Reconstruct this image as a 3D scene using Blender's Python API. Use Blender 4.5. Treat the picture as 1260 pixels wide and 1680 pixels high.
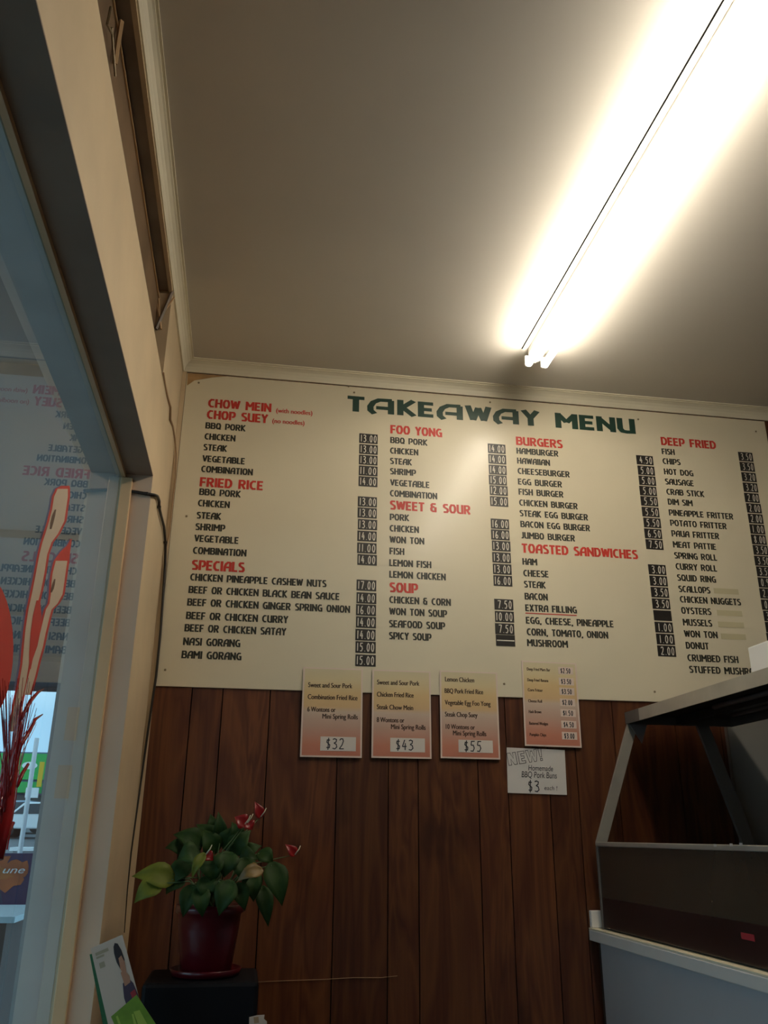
import bpy, bmesh, math, random
from math import radians as R, sin, cos, pi
from mathutils import Vector, Matrix
random.seed(7)
for o in list(bpy.data.objects): bpy.data.objects.remove(o)
S = bpy.context.scene
C = S.collection
# ------------------------------------------------------------------ camera
CAMZ = 1.40
YAW, PIT, ROL = 0.15421, 0.36643, 0.00735
FPX = 1382.74
fw = Vector((sin(YAW)*cos(PIT), cos(YAW)*cos(PIT), sin(PIT)))
r0 = Vector((cos(YAW), -sin(YAW), 0)); u0 = r0.cross(fw)
rt = cos(ROL)*r0 + sin(ROL)*u0
up = -sin(ROL)*r0 + cos(ROL)*u0
cd = bpy.data.cameras.new('camera'); cam = bpy.data.objects.new('camera', cd); C.objects.link(cam)
cam.matrix_world = Matrix(((rt.x, up.x, -fw.x, 0), (rt.y, up.y, -fw.y, 0), (rt.z, up.z, -fw.z, CAMZ), (0, 0, 0, 1)))
cd.sensor_fit = 'HORIZONTAL'; cd.sensor_width = 36; cd.lens = FPX/1260*36; cd.clip_start = .02; cd.clip_end = 300
S.camera = cam
# ------------------------------------------------------------------ world: overcast afternoon sky
W = bpy.data.worlds.new('world'); S.world = W; W.use_nodes = True
n = W.node_tree.nodes; l = W.node_tree.links; n.clear()
wo = n.new('ShaderNodeOutputWorld'); bg = n.new('ShaderNodeBackground'); tc = n.new('ShaderNodeTexCoord')
nz = n.new('ShaderNodeTexNoise'); nz.inputs['Scale'].default_value = 5; nz.inputs['Detail'].default_value = 6
cr = n.new('ShaderNodeValToRGB'); cr.color_ramp.elements[0].position = .35; cr.color_ramp.elements[1].position = .65
cr.color_ramp.elements[0].color = (.30, .56, .78, 1); cr.color_ramp.elements[1].color = (.60, .86, 1.0, 1)
l.new(tc.outputs['Generated'], nz.inputs['Vector']); l.new(nz.outputs['Fac'], cr.inputs['Fac'])
l.new(cr.outputs['Color'], bg.inputs['Color']); bg.inputs['Strength'].default_value = 2.1
l.new(bg.outputs['Background'], wo.inputs['Surface'])
# ------------------------------------------------------------------ exposure
S.view_settings.view_transform = 'Standard'; S.view_settings.look = 'None'
S.view_settings.gamma = 1; S.view_settings.use_curve_mapping = False
S.view_settings.exposure = 0.0
TUBE_POWER = 38.0            # radiance of the fluorescent tubes
TUBE_COL = (1.0, .90, .73, 1)

# ------------------------------------------------------------------ materials
def nt(name):
    m = bpy.data.materials.new(name); m.use_nodes = True
    return m, m.node_tree.nodes, m.node_tree.links, m.node_tree.nodes['Principled BSDF']
def mat(name, col, rough=.6, metal=0, var=.0, scale=8, bump=0, coat=0, spec=.5):
    m, n, l, b = nt(name)
    b.inputs['Roughness'].default_value = rough; b.inputs['Metallic'].default_value = metal
    b.inputs['Coat Weight'].default_value = coat; b.inputs['Coat Roughness'].default_value = .1
    b.inputs['Specular IOR Level'].default_value = spec
    c = (*col, 1)
    b.inputs['Base Color'].default_value = c
    if var or bump:
        t = n.new('ShaderNodeTexCoord'); z = n.new('ShaderNodeTexNoise')
        z.inputs['Scale'].default_value = scale; z.inputs['Detail'].default_value = 5
        l.new(t.outputs['Object'], z.inputs['Vector'])
        if var:
            r = n.new('ShaderNodeValToRGB'); r.color_ramp.elements[0].position = .3; r.color_ramp.elements[1].position = .7
            r.color_ramp.elements[0].color = (*[max(0, x*(1-var)) for x in col], 1)
            r.color_ramp.elements[1].color = (*[min(1, x*(1+var*.6)) for x in col], 1)
            l.new(z.outputs['Fac'], r.inputs['Fac']); l.new(r.outputs['Color'], b.inputs['Base Color'])
        if bump:
            bp = n.new('ShaderNodeBump'); bp.inputs['Strength'].default_value = bump; bp.inputs['Distance'].default_value = .002
            l.new(z.outputs['Fac'], bp.inputs['Height']); l.new(bp.outputs['Normal'], b.inputs['Normal'])
    return m
def emit(name, col, s):
    m, n, l, b = nt(name)
    b.inputs['Base Color'].default_value = (0, 0, 0, 1)
    b.inputs['Emission Color'].default_value = col; b.inputs['Emission Strength'].default_value = s
    return m
def glassmat(name, ior=1.5, tint=(.93, .97, .97), gain=1.6, rough=0.0, dust=None):
    m = bpy.data.materials.new(name); m.use_nodes = True; n = m.node_tree.nodes; l = m.node_tree.links; n.clear()
    o = n.new('ShaderNodeOutputMaterial'); mx = n.new('ShaderNodeMixShader')
    tr = n.new('ShaderNodeBsdfTransparent'); gl = n.new('ShaderNodeBsdfGlossy'); f = n.new('ShaderNodeFresnel'); ma = n.new('ShaderNodeMath')
    tr.inputs['Color'].default_value = (*tint, 1); gl.inputs['Roughness'].default_value = rough
    f.inputs['IOR'].default_value = ior; ma.operation = 'MULTIPLY'; ma.inputs[1].default_value = gain; ma.use_clamp = True
    ge = n.new('ShaderNodeNewGeometry'); iv = n.new('ShaderNodeMath'); iv.operation = 'SUBTRACT'; iv.inputs[0].default_value = 1
    m4 = n.new('ShaderNodeMath'); m4.operation = 'MULTIPLY'
    l.new(ge.outputs['Backfacing'], iv.inputs[1]); l.new(f.outputs[0], ma.inputs[0])
    l.new(ma.outputs[0], m4.inputs[0]); l.new(iv.outputs[0], m4.inputs[1]); l.new(m4.outputs[0], mx.inputs[0])
    l.new(tr.outputs[0], mx.inputs[1]); l.new(gl.outputs[0], mx.inputs[2])
    last = mx
    if dust:
        d = n.new('ShaderNodeBsdfDiffuse'); d.inputs['Color'].default_value = (*dust[0], 1)
        m2 = n.new('ShaderNodeMixShader'); m2.inputs[0].default_value = dust[1]
        l.new(mx.outputs[0], m2.inputs[1]); l.new(d.outputs[0], m2.inputs[2]); last = m2
    l.new(last.outputs[0], o.inputs['Surface'])
    return m
def woodmat():
    m, n, l, b = nt('wood panelling')
    t = n.new('ShaderNodeTexCoord'); mp = n.new('ShaderNodeMapping'); oi = n.new('ShaderNodeObjectInfo')
    ad = n.new('ShaderNodeVectorMath'); ad.operation = 'ADD'
    sc = n.new('ShaderNodeVectorMath'); sc.operation = 'SCALE'; sc.inputs[0].default_value = (7, 3, 11)
    l.new(oi.outputs['Random'], sc.inputs['Scale'])
    l.new(t.outputs['Object'], ad.inputs[0]); l.new(sc.outputs[0], ad.inputs[1])
    mp.inputs['Scale'].default_value = (6, 1, .7); l.new(ad.outputs[0], mp.inputs['Vector'])
    z = n.new('ShaderNodeTexNoise'); z.inputs['Scale'].default_value = 1.6; z.inputs['Detail'].default_value = 3; z.inputs['Distortion'].default_value = .8
    l.new(mp.outputs[0], z.inputs['Vector'])
    # cathedral rings out of the noise field
    ml = n.new('ShaderNodeMath'); ml.operation = 'MULTIPLY'; ml.inputs[1].default_value = 12
    fr = n.new('ShaderNodeMath'); fr.operation = 'PINGPONG'; fr.inputs[1].default_value = 1
    l.new(z.outputs['Fac'], ml.inputs[0]); l.new(ml.outputs[0], fr.inputs[0])
    mp2 = n.new('ShaderNodeMapping'); mp2.inputs['Scale'].default_value = (140, 10, 3); l.new(ad.outputs[0], mp2.inputs['Vector'])
    z2 = n.new('ShaderNodeTexNoise'); z2.inputs['Scale'].default_value = 1; z2.inputs['Detail'].default_value = 4; l.new(mp2.outputs[0], z2.inputs['Vector'])
    r = n.new('ShaderNodeValToRGB'); e = r.color_ramp.elements
    e[0].position = 0; e[0].color = (.048, .011, .005, 1); e[1].position = 1; e[1].color = (.150, .052, .017, 1)
    mid = e.new(.5); mid.color = (.098, .029, .011, 1)
    mx = n.new('ShaderNodeMath'); mx.operation = 'MULTIPLY_ADD'; mx.inputs[1].default_value = .62
    l.new(fr.outputs[0], mx.inputs[0]); 
    m3 = n.new('ShaderNodeMath'); m3.operation = 'MULTIPLY'; m3.inputs[1].default_value = .6; l.new(z2.outputs['Fac'], m3.inputs[0])
    l.new(m3.outputs[0], mx.inputs[2]); l.new(mx.outputs[0], r.inputs['Fac'])
    # knots
    mp4 = n.new('ShaderNodeMapping'); mp4.inputs['Scale'].default_value = (6, 1, 2.2); l.new(ad.outputs[0], mp4.inputs['Vector'])
    z3 = n.new('ShaderNodeTexNoise'); z3.inputs['Scale'].default_value = 1.0; z3.inputs['Detail'].default_value = 4; l.new(mp4.outputs[0], z3.inputs['Vector'])
    kr = n.new('ShaderNodeValToRGB'); kr.color_ramp.elements[0].position = .60; kr.color_ramp.elements[0].color = (1, 1, 1, 1)
    kr.color_ramp.elements[1].position = .75; kr.color_ramp.elements[1].color = (.35, .3, .28, 1); l.new(z3.outputs['Fac'], kr.inputs['Fac'])
    mc = n.new('ShaderNodeMix'); mc.data_type = 'RGBA'; mc.blend_type = 'MULTIPLY'; mc.inputs[0].default_value = 1
    l.new(r.outputs['Color'], mc.inputs[6]); l.new(kr.outputs['Color'], mc.inputs[7])
    mo = n.new('ShaderNodeMath'); mo.operation = 'MULTIPLY_ADD'; mo.inputs[1].default_value = .45; mo.inputs[2].default_value = .80; l.new(oi.outputs['Random'], mo.inputs[0])
    sc2 = n.new('ShaderNodeVectorMath'); sc2.operation = 'SCALE'; l.new(mc.outputs[2], sc2.inputs[0]); l.new(mo.outputs[0], sc2.inputs['Scale'])
    l.new(sc2.outputs[0], b.inputs['Base Color']); b.inputs['Roughness'].default_value = .45
    bp = n.new('ShaderNodeBump'); bp.inputs['Strength'].default_value = .15; bp.inputs['Distance'].default_value = .001
    l.new(z2.outputs['Fac'], bp.inputs['Height']); l.new(bp.outputs['Normal'], b.inputs['Normal'])
    return m
def cardmat():                                   # printed card: cream, yellow, orange-white, salmon from top to bottom
    m, n, l, b = nt('printed menu card')
    t = n.new('ShaderNodeTexCoord'); s = n.new('ShaderNodeSeparateXYZ'); l.new(t.outputs['Generated'], s.inputs[0])
    r = n.new('ShaderNodeValToRGB'); e = r.color_ramp.elements
    e[0].position = 0; e[0].color = (.58, .22, .15, 1); e[1].position = 1; e[1].color = (.70, .62, .42, 1)
    for p, c in ((.12, (.60, .25, .17)), (.33, (.58, .38, .30)), (.5, (.66, .52, .42)), (.56, (.72, .50, .27)), (.72, (.74, .54, .28)), (.86, (.74, .62, .38))):
        q = e.new(p); q.color = (*c, 1)
    l.new(s.outputs['Z'], r.inputs['Fac']); l.new(r.outputs['Color'], b.inputs['Base Color']); b.inputs['Roughness'].default_value = .35
    return m
M = dict(
 ceiling=mat('ceiling paint', (.66, .62, .56), .75, var=.06, scale=1.3),
 plaster=mat('cream plaster', (.66, .52, .34), .6, var=.12, scale=3, bump=.25),
 cornice=mat('cornice paint', (.78, .72, .56), .5, var=.08, scale=4),
 lintel=mat('dark lintel underside', (.27, .20, .15), .6, var=.2, scale=3),
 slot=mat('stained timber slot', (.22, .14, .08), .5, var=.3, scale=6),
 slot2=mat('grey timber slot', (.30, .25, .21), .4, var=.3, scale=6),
 jamb=mat('jamb paint', (.62, .46, .33), .45, var=.1, scale=3),
 bead=mat('window bead', (.66, .44, .24), .4, var=.12, scale=4),
 outer=mat('outer jamb paint', (.50, .53, .53), .5, var=.15, scale=5),
 board=mat('menu board enamel', (.78, .71, .54), .30, var=.05, scale=2, coat=.06),
 green=mat('dark green paint', (.014, .05, .035), .45),
 red=mat('red paint', (.60, .045, .03), .45),
 ink=mat('black paint', (.03, .03, .022), .45),
 chalkb=mat('black price sticker', (.022, .019, .017), .45),
 chalk=mat('white chalk ink', (.78, .74, .64), .6),
 tape=mat('faded yellow tape', (.62, .56, .36), .5),
 btape=mat('brown tape', (.52, .32, .14), .5, var=.25, scale=20),
 screw=mat('tarnished screw', (.30, .24, .15), .5, metal=.5),
 wood=woodmat(), woodback=mat('panel backing', (.012, .006, .004), .8),
 card=cardmat(), cardedge=mat('laminate edge', (.80, .66, .58), .3), paper=mat('white paper', (.72, .69, .66), .6, var=.03),
 print=mat('brown print', (.05, .022, .012), .6), pen=mat('black marker', (.02, .02, .03), .5), label=mat('white price slip', (.74, .68, .62), .5),
 steel=mat('brushed steel', (.50, .48, .42), .38, metal=.55, var=.1, scale=12), steeld=mat('dark steel', (.20, .18, .16), .4, metal=.5),
 black=mat('warm black interior', (.022, .016, .014), .5), heater=mat('dull heater tube', (.16, .13, .12), .35),
 brownp=mat('brown tinted panel', (.055, .040, .026), .22, var=.2, scale=3, coat=.2),
 brownd=mat('dark red brown panel', (.030, .014, .012), .3, var=.3, scale=4),
 laminate=mat('white laminate', (.62, .61, .58), .4, var=.04, scale=5), lamtop=mat('cream laminate top', (.74, .68, .50), .35),
 bluegrey=mat('grey counter panel', (.46, .45, .46), .45, var=.05, scale=4),
 greypanel=mat('grey panel', (.22, .22, .21), .4, var=.05, scale=3), white=mat('white plastic', (.80, .78, .74), .5),
 blackbox=mat('black vinyl', (.003, .003, .005), .6, bump=.3, scale=90, spec=.2), corner=mat('bright screw and glint', (.8, .8, .8), .35, metal=.6),
 pot=mat('red glazed pot', (.085, .002, .008), .3, coat=.2), soil=mat('soil', (.03, .02, .012), .9, var=.4, scale=40),
 leaf=mat('dark leaf', (.024, .055, .012), .6, spec=.2, var=.35, scale=14, bump=.2), leaf2=mat('light leaf', (.13, .15, .018), .55, spec=.2, var=.3, scale=14),
 leaf3=mat('yellowing leaf', (.17, .10, .02), .5, var=.3, scale=14), stem=mat('leaf stem', (.07, .12, .04), .5),
 spathe=mat('red spathe', (.25, .006, .008), .35), spadix=mat('cream spadix', (.7, .6, .4), .5),
 cable=mat('black cable', (.02, .014, .010), .45), pcable=mat('painted over cable', (.38, .24, .13), .6),
 floor=mat('brown vinyl floor', (.09, .065, .05), .5, var=.2, scale=3), wallr=mat('room wall', (.20, .165, .13), .7),
 cream=mat('leaflet cream', (.56, .46, .38), .5), lgreen=mat('lime print', (.16, .30, .02), .45, var=.25, scale=30), dgreen=mat('deep green print', (.02, .13, .04), .5),
 lime=mat('pale lime print', (.33, .45, .06), .5),
 skin=mat('printed skin', (.42, .20, .12), .6), hair=mat('printed hair', (.02, .012, .015), .6), dress=mat('printed dress', (.05, .03, .06), .6), maroon=mat('printed maroon', (.30, .02, .03), .6),
 beige=mat('printed beige', (.36, .30, .2), .6),
 glass=glassmat('window glass', gain=1.25, dust=((.55, .62, .66), .035)), cglass=glassmat('warmer glass', gain=1.0, tint=(.93, .90, .88)),
 pred=mat('window paint red', (.55, .035, .03), .5), pwhite=mat('window paint cream', (.62, .52, .42), .5), pdark=mat('window paint brown', (.12, .06, .04), .5),
 tinsel=mat('red cellophane', (.30, .012, .015), .25),
 verandah=mat('verandah soffit', (.13, .17, .19), .7, var=.1, scale=1), asphalt=mat('asphalt', (.10, .11, .12), .8, var=.2, scale=2), path=mat('concrete path', (.32, .32, .31), .8, var=.15, scale=2),
 sgreen=mat('shop green', (.02, .42, .09), .5), sblue=mat('blue cladding', (.10, .15, .26), .6), sdark=mat('shop glazing', (.05, .07, .07), .15), syel=mat('yellow sign', (.75, .48, .02), .5),
 carblue=mat('blue grey car', (.25, .35, .45), .25, coat=.5), carwhite=mat('white car', (.75, .78, .80), .25, coat=.5), carred=mat('dark car', (.12, .06, .06), .25, coat=.5),
 tyre=mat('tyre', (.02, .02, .02), .8), cgl=mat('car glass', (.03, .04, .05), .1),
 pole=mat('white pole paint', (.85, .87, .88), .4), purple=mat('purple print', (.05, .035, .10), .5), orange=mat('orange print', (.50, .13, .04), .5, var=.3, scale=9),
 paleblue=mat('pale table top', (.45, .60, .66), .35), darkwood=mat('dark timber', (.06, .05, .045), .6, var=.2, scale=5),
 tube=emit('lit tube', TUBE_COL, TUBE_POWER), batten=mat('lamp batten enamel', (.85, .83, .78), .4), endcap=mat('lamp holder', (.80, .78, .72), .4), darkline=mat('dark gasket', (.004, .004, .004), .9, spec=0),
 gap=mat('gap shade brown', (.05, .03, .02), .8),
)
# ------------------------------------------------------------------ mesh helpers
class B:
    def __init__(s): s.v = []; s.f = []
    def box(s, x0, x1, y0, y1, z0, z1):
        k = len(s.v)
        s.v += [(x, y, z) for z in (z0, z1) for y in (y0, y1) for x in (x0, x1)]
        s.f += [tuple(k+i for i in q) for q in ((0, 2, 3, 1), (4, 5, 7, 6), (0, 1, 5, 4), (2, 6, 7, 3), (0, 4, 6, 2), (1, 3, 7, 5))]
        return s
    def prism(s, pts, vec):                       # convex polygon pts (3D) extruded by vec
        k = len(s.v); n = len(pts); vec = Vector(vec)
        s.v += [tuple(p) for p in pts] + [tuple(Vector(p)+vec) for p in pts]
        s.f += [tuple(range(k+n-1, k-1, -1)), tuple(range(k+n, k+2*n))]
        for i in range(n): j = (i+1) % n; s.f.append((k+i, k+j, k+n+j, k+n+i))
        return s
    def tube(s, pts, r, seg=8, closed=False):
        pts = [Vector(p) for p in pts]; k = len(s.v); N = len(pts)
        rs = r if isinstance(r, (list, tuple)) else [r]*N
        a = None
        for i, p in enumerate(pts):
            d = (pts[min(i+1, N-1)]-pts[max(i-1, 0)]).normalized()
            if a is None:
                a = d.cross(Vector((0, 0, 1)) if abs(d.z) < .9 else Vector((1, 0, 0))).normalized()
            else: a = (a - d*a.dot(d)).normalized()
            b = d.cross(a)
            for j in range(seg):
                t = 2*pi*j/seg; s.v.append(tuple(p+(a*cos(t)+b*sin(t))*rs[i]))
        for i in range(N-1):
            for j in range(seg):
                q = (j+1) % seg; s.f.append((k+i*seg+j, k+i*seg+q, k+(i+1)*seg+q, k+(i+1)*seg+j))
        s.f.append(tuple(k+j for j in range(seg-1, -1, -1))); s.f.append(tuple(k+(N-1)*seg+j for j in range(seg)))
        return s
    def lathe(s, prof, cx, cy, seg=32):
        k = len(s.v)
        for r, z in prof:
            for j in range(seg): t = 2*pi*j/seg; s.v.append((cx+r*cos(t), cy+r*sin(t), z))
        for i in range(len(prof)-1):
            for j in range(seg):
                q = (j+1) % seg; s.f.append((k+i*seg+j, k+i*seg+q, k+(i+1)*seg+q, k+(i+1)*seg+j))
        s.f.append(tuple(k+j for j in range(seg-1, -1, -1))); e = k+(len(prof)-1)*seg; s.f.append(tuple(e+j for j in range(seg)))
        return s
    def strip(s, pts, t, T, closed=False):        # flat thick polyline in 2D, mapped by T(u,v)->3D
        P = [Vector(p) for p in pts]; n = len(P)
        offs = []
        for i in range(n):
            if closed: a, b = P[i-1], P[(i+1) % n]
            else: a, b = (P[i-1] if i else None), (P[i+1] if i < n-1 else None)
            d1 = (P[i]-a).normalized() if a is not None else None; d2 = (b-P[i]).normalized() if b is not None else None
            if d1 is None: d1 = d2
            if d2 is None: d2 = d1
            n1 = Vector((-d1.y, d1.x)); n2 = Vector((-d2.y, d2.x)); m = n1+n2
            if m.length < .3: m = n1; kk = 1
            else: m.normalize(); kk = min(1/max(m.dot(n1), .5), 1.6)
            offs.append(m*kk*t/2)
        k = len(s.v)
        for p, o in zip(P, offs):
            s.v.append(tuple(T(*(p+o)))); s.v.append(tuple(T(*(p-o))))
        for i in range(n if closed else n-1):
            j = (i+1) % n; s.f.append((k+2*i, k+2*i+1, k+2*j+1, k+2*j))
        return s
    def poly(s, pts):
        k = len(s.v); s.v += [tuple(p) for p in pts]; s.f.append(tuple(range(k, k+len(pts)))); return s
    def make(s, name, m, parent=None, smooth=False, bevel=0, label=None, fix=True):
        me = bpy.data.meshes.new(name); me.from_pydata(s.v, [], s.f); me.update()
        if fix:
            bm = bmesh.new(); bm.from_mesh(me); bmesh.ops.recalc_face_normals(bm, faces=bm.faces); bm.to_mesh(me); bm.free()
        if smooth:
            for p in me.polygons: p.use_smooth = len(p.vertices) == 4
        me.materials.append(M[m])
        o = bpy.data.objects.new(name, me); C.objects.link(o)
        if parent is not None:
            o.parent = parent
            if parent.location.length: o.matrix_parent_inverse = Matrix.Translation(parent.location).inverted()
        if bevel:
            b = o.modifiers.new('bevel', 'BEVEL'); b.width = bevel; b.segments = 2; b.limit_method = 'ANGLE'
        if label: o['label'] = label
        return o
def tag(o, label, cat, group=None):
    o['label'] = label; o['category'] = cat
    if group: o['group'] = group
    return o
def thing(name, loc, label, cat, group=None):
    o = bpy.data.objects.new(name, None); C.objects.link(o); o.location = loc; o.empty_display_size = .05
    return tag(o, label, cat, group)
def struct(o): o['kind'] = 'structure'; return o
# measuring: a sight line of the survey photograph met with a real plane of the room
def ray(x, y): return rt*((x-630)/FPX) - up*((y-840)/FPX) + fw
def onY(x, y, Y): r = ray(x, y); return Vector((0, 0, CAMZ)) + r*(Y/r.y)
def onX(x, y, X): r = ray(x, y); return Vector((0, 0, CAMZ)) + r*(X/r.x)
def onZ(x, y, Z): r = ray(x, y); return Vector((0, 0, CAMZ)) + r*((Z-CAMZ)/r.z)

XW, YB, ZC = -.335, 2.93, 3.11      # left wall, back wall, ceiling
YJ, ZL = 2.452, 2.425               # window: far jamb, head
XG, XO = -.425, -.515               # glass plane, outer face of the wall
YN = .55                           # near jamb, unseen: window shortened here to let in less daylight
# ------------------------------------------------------------------ structure
struct(B().box(-.5, 4.3, -2.7, 3.1, -.1, 0).make('floor', 'floor'))
struct(B().box(-.6, 4.3, -2.7, 3.1, ZC, ZC+.15).make('ceiling', 'ceiling'))
wl = struct(B().box(XO, XW, -2.6, YB+.12, 0, .86).box(XO, XW, YJ, YB+.12, .86, ZC).box(XO, XW, -2.6, YN, .86, ZC)
            .box(XO, XW, YN, YJ, ZL, 2.742).box(XO, -.38, YN, YJ, 2.742, ZC).box(-.38, XW, YN, 2.41, 3.07, ZC).box(-.38, XW, 2.41, YJ, 2.742, ZC).make('wall_left', 'plaster', fix=False))
# painted faces on the masonry: lintel underside, slot lining, reveal
B().box(-.432, XW, YN, YJ-.001, ZL-.004, ZL-.0005).make('lintel_board', 'lintel', wl)  # underside board coloured darker than the plaster
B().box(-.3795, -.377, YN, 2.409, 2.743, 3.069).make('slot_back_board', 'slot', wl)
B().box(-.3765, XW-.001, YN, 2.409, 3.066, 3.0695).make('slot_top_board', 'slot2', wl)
B().box(-.345, XW+.002, YN, 2.409, 3.056, 3.066).make('slot_bead', 'plaster', wl)
B().box(-.376, -.372, YN, 2.409, 3.030, 3.034).make('slot_bead', 'bead', wl)
B().box(-.432, XW, YJ-.004, YJ-.0005, .86, ZL-.004).make('reveal_board', 'jamb', wl)
# broken lath ends left at the far end of the slot
for (a, b, r_) in (((248, 462), (262, 520), .0045), ((258, 466), (264, 540), .0035), ((283, 478), (256, 540), .006), ((286, 488), (268, 512), .003)):
    B().tube([onY(*a, 2.404), onY(*b, 2.404)], r_, 5).make('lath_end', 'bead' if r_ < .005 else 'slot2', wl)
p0, p1 = onX(199, 35, -.368), onX(188, 105, -.368)
B().tube([p0, p1], .006, 4).make('lath_end', 'bead', wl)
# metal stay
st = B(); st.tube([onX(182, 12, -.366), onX(176, 40, -.366), onX(184, 55, -.366)], .003, 6); st.tube([onX(183, 45, -.366), onX(189, 125, -.366)], .0025, 6)
st.make('window_stay', 'screw', wl)
wb = struct(B().box(-.5, 4.3, YB+.012, YB+.15, 0, ZC).make('wall_back', 'woodback'))
bxs = -.3175
gx = [-.333, -.193, -.091, .068, .302, .477, .579, .788, .893, 1.041, 1.144, 1.293, 1.529, 1.706, 1.83, 2.02, 2.21, 2.33, 2.52, 2.70, 2.95, 3.10, 3.35, 3.55, 3.80, 4.0, 4.2]
for i in range(len(gx)-1):
    B().box(gx[i]+.0018, gx[i+1]-.0018, YB, YB+.0115, .0, 3.072).make('plank', 'wood', wb)
B().box(XW+.0005, bxs, YB-.005, YB-.0003, .0, 3.064).make('cover_strip', 'plaster', wb)
struct(B().box(4.2, 4.3, -2.6, YB, 0, ZC).make('wall_right', 'wallr'))
struct(B().box(-.5, 4.3, -2.7, -2.6, 0, ZC).make('wall_front', 'wallr'))
# cornices: cove with a small bead against the ceiling
def cove(a, b):
    pr = [(0, 0), (0, -.046), (.006, -.046), (.008, -.038), (.012, -.026), (.019, -.016), (.028, -.010), (.034, -.008), (.034, -.0045), (.041, -.0045), (.041, 0)]
    return pr
def cornice(name, axis):
    pr = cove(0, 0); v = []; f = []; n = len(pr)
    for e in (0, 1):
        for d, h in pr:
            if axis == 'y': v.append((XW+d, (-2.6 if e == 0 else YB-d), ZC+h))
            else: v.append(((XW+d) if e == 0 else 4.2, YB-d, ZC+h))
    for i in range(n): j = (i+1) % n; f.append((i, j, n+j, n+i))
    f += [tuple(range(n)), tuple(range(2*n-1, n-1, -1))]
    b = B(); b.v = v; b.f = f
    return struct(b.make(name, 'cornice'))
cornice('trim_1', 'y'); cornice('trim_2', 'x')
# window
win = struct(B().box(XG-.006, XG-.001, YN+.0, YJ-.005, .90, ZL-.005).make('window_1', 'glass'))
B().box(XG, XG+.034, YJ-.020, YJ-.0045, .90, ZL-.02).make('window_bead', 'bead', win, bevel=.003)
B().box(XG, XG+.012, YN, YJ-.0045, ZL-.018, ZL-.0045).make('window_bead', 'bead', win)
B().box(XO-.01, XG-.008, YJ-.006, YJ-.0005, .90, ZL-.006).make('outer_jamb', 'outer', win)
B().box(XO-.02, XG-.008, YN, YJ-.006, ZL-.006, ZL-.0005).make('outer_head', 'outer', win)
B().box(XO-.02, XW+.02, YN, YJ-.005, .862, .90).make('window_sill', 'outer', win, bevel=.004)
# small repair patches on the reveal seen beside the glass
for q in ((96, 1255, 112, 1310), (112, 1160, 124, 1215)):
    a = onY(q[0], q[1], YJ-.007); b_ = onY(q[2], q[3], YJ-.007)
    B().box(a.x, b_.x, YJ-.0078, YJ-.0062, b_.z, a.z).make('paint_patch', 'jamb', win)

# ------------------------------------------------------------------ fluorescent lamp
lamp = thing('fluorescent_lamp', (.975, 1.7, ZC), 'lit twin tube fluorescent batten running along the ceiling', 'ceiling light')
y0, y1 = .86, 2.62
B().box(.948, 1.004, y0, y1, ZC-.034, ZC-.0005).make('batten', 'batten', lamp, bevel=.006)
for x in (.945, 1.007):
    t = B().tube([(x, y0+.012, ZC-.070), (x, y1-.012, ZC-.070)], .013, 16).make('tube', 'tube', lamp, smooth=True)
for y in (y0, y1-.0118):
    B().box(.932, .958, y, y+.0115, ZC-.080, ZC-.034).box(.994, 1.020, y, y+.0115, ZC-.080, ZC-.034).box(.9585, .9935, y, y+.0115, ZC-.052, ZC-.0345).make('lamp_holder', 'endcap', lamp, bevel=.006)
B().prism([(.948, y1+.001, ZC-.04), (1.004, y1+.001, ZC-.04), (.976, y1+.001, ZC-.052)], (0, .012, 0)).make('end_clip', 'endcap', lamp)
B().box(.9250, .9285, y0, y1, ZC-.003, ZC-.0005).make('edge_line', 'darkline', lamp)  # thin dark strip for the line along the fitting's edge

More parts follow.
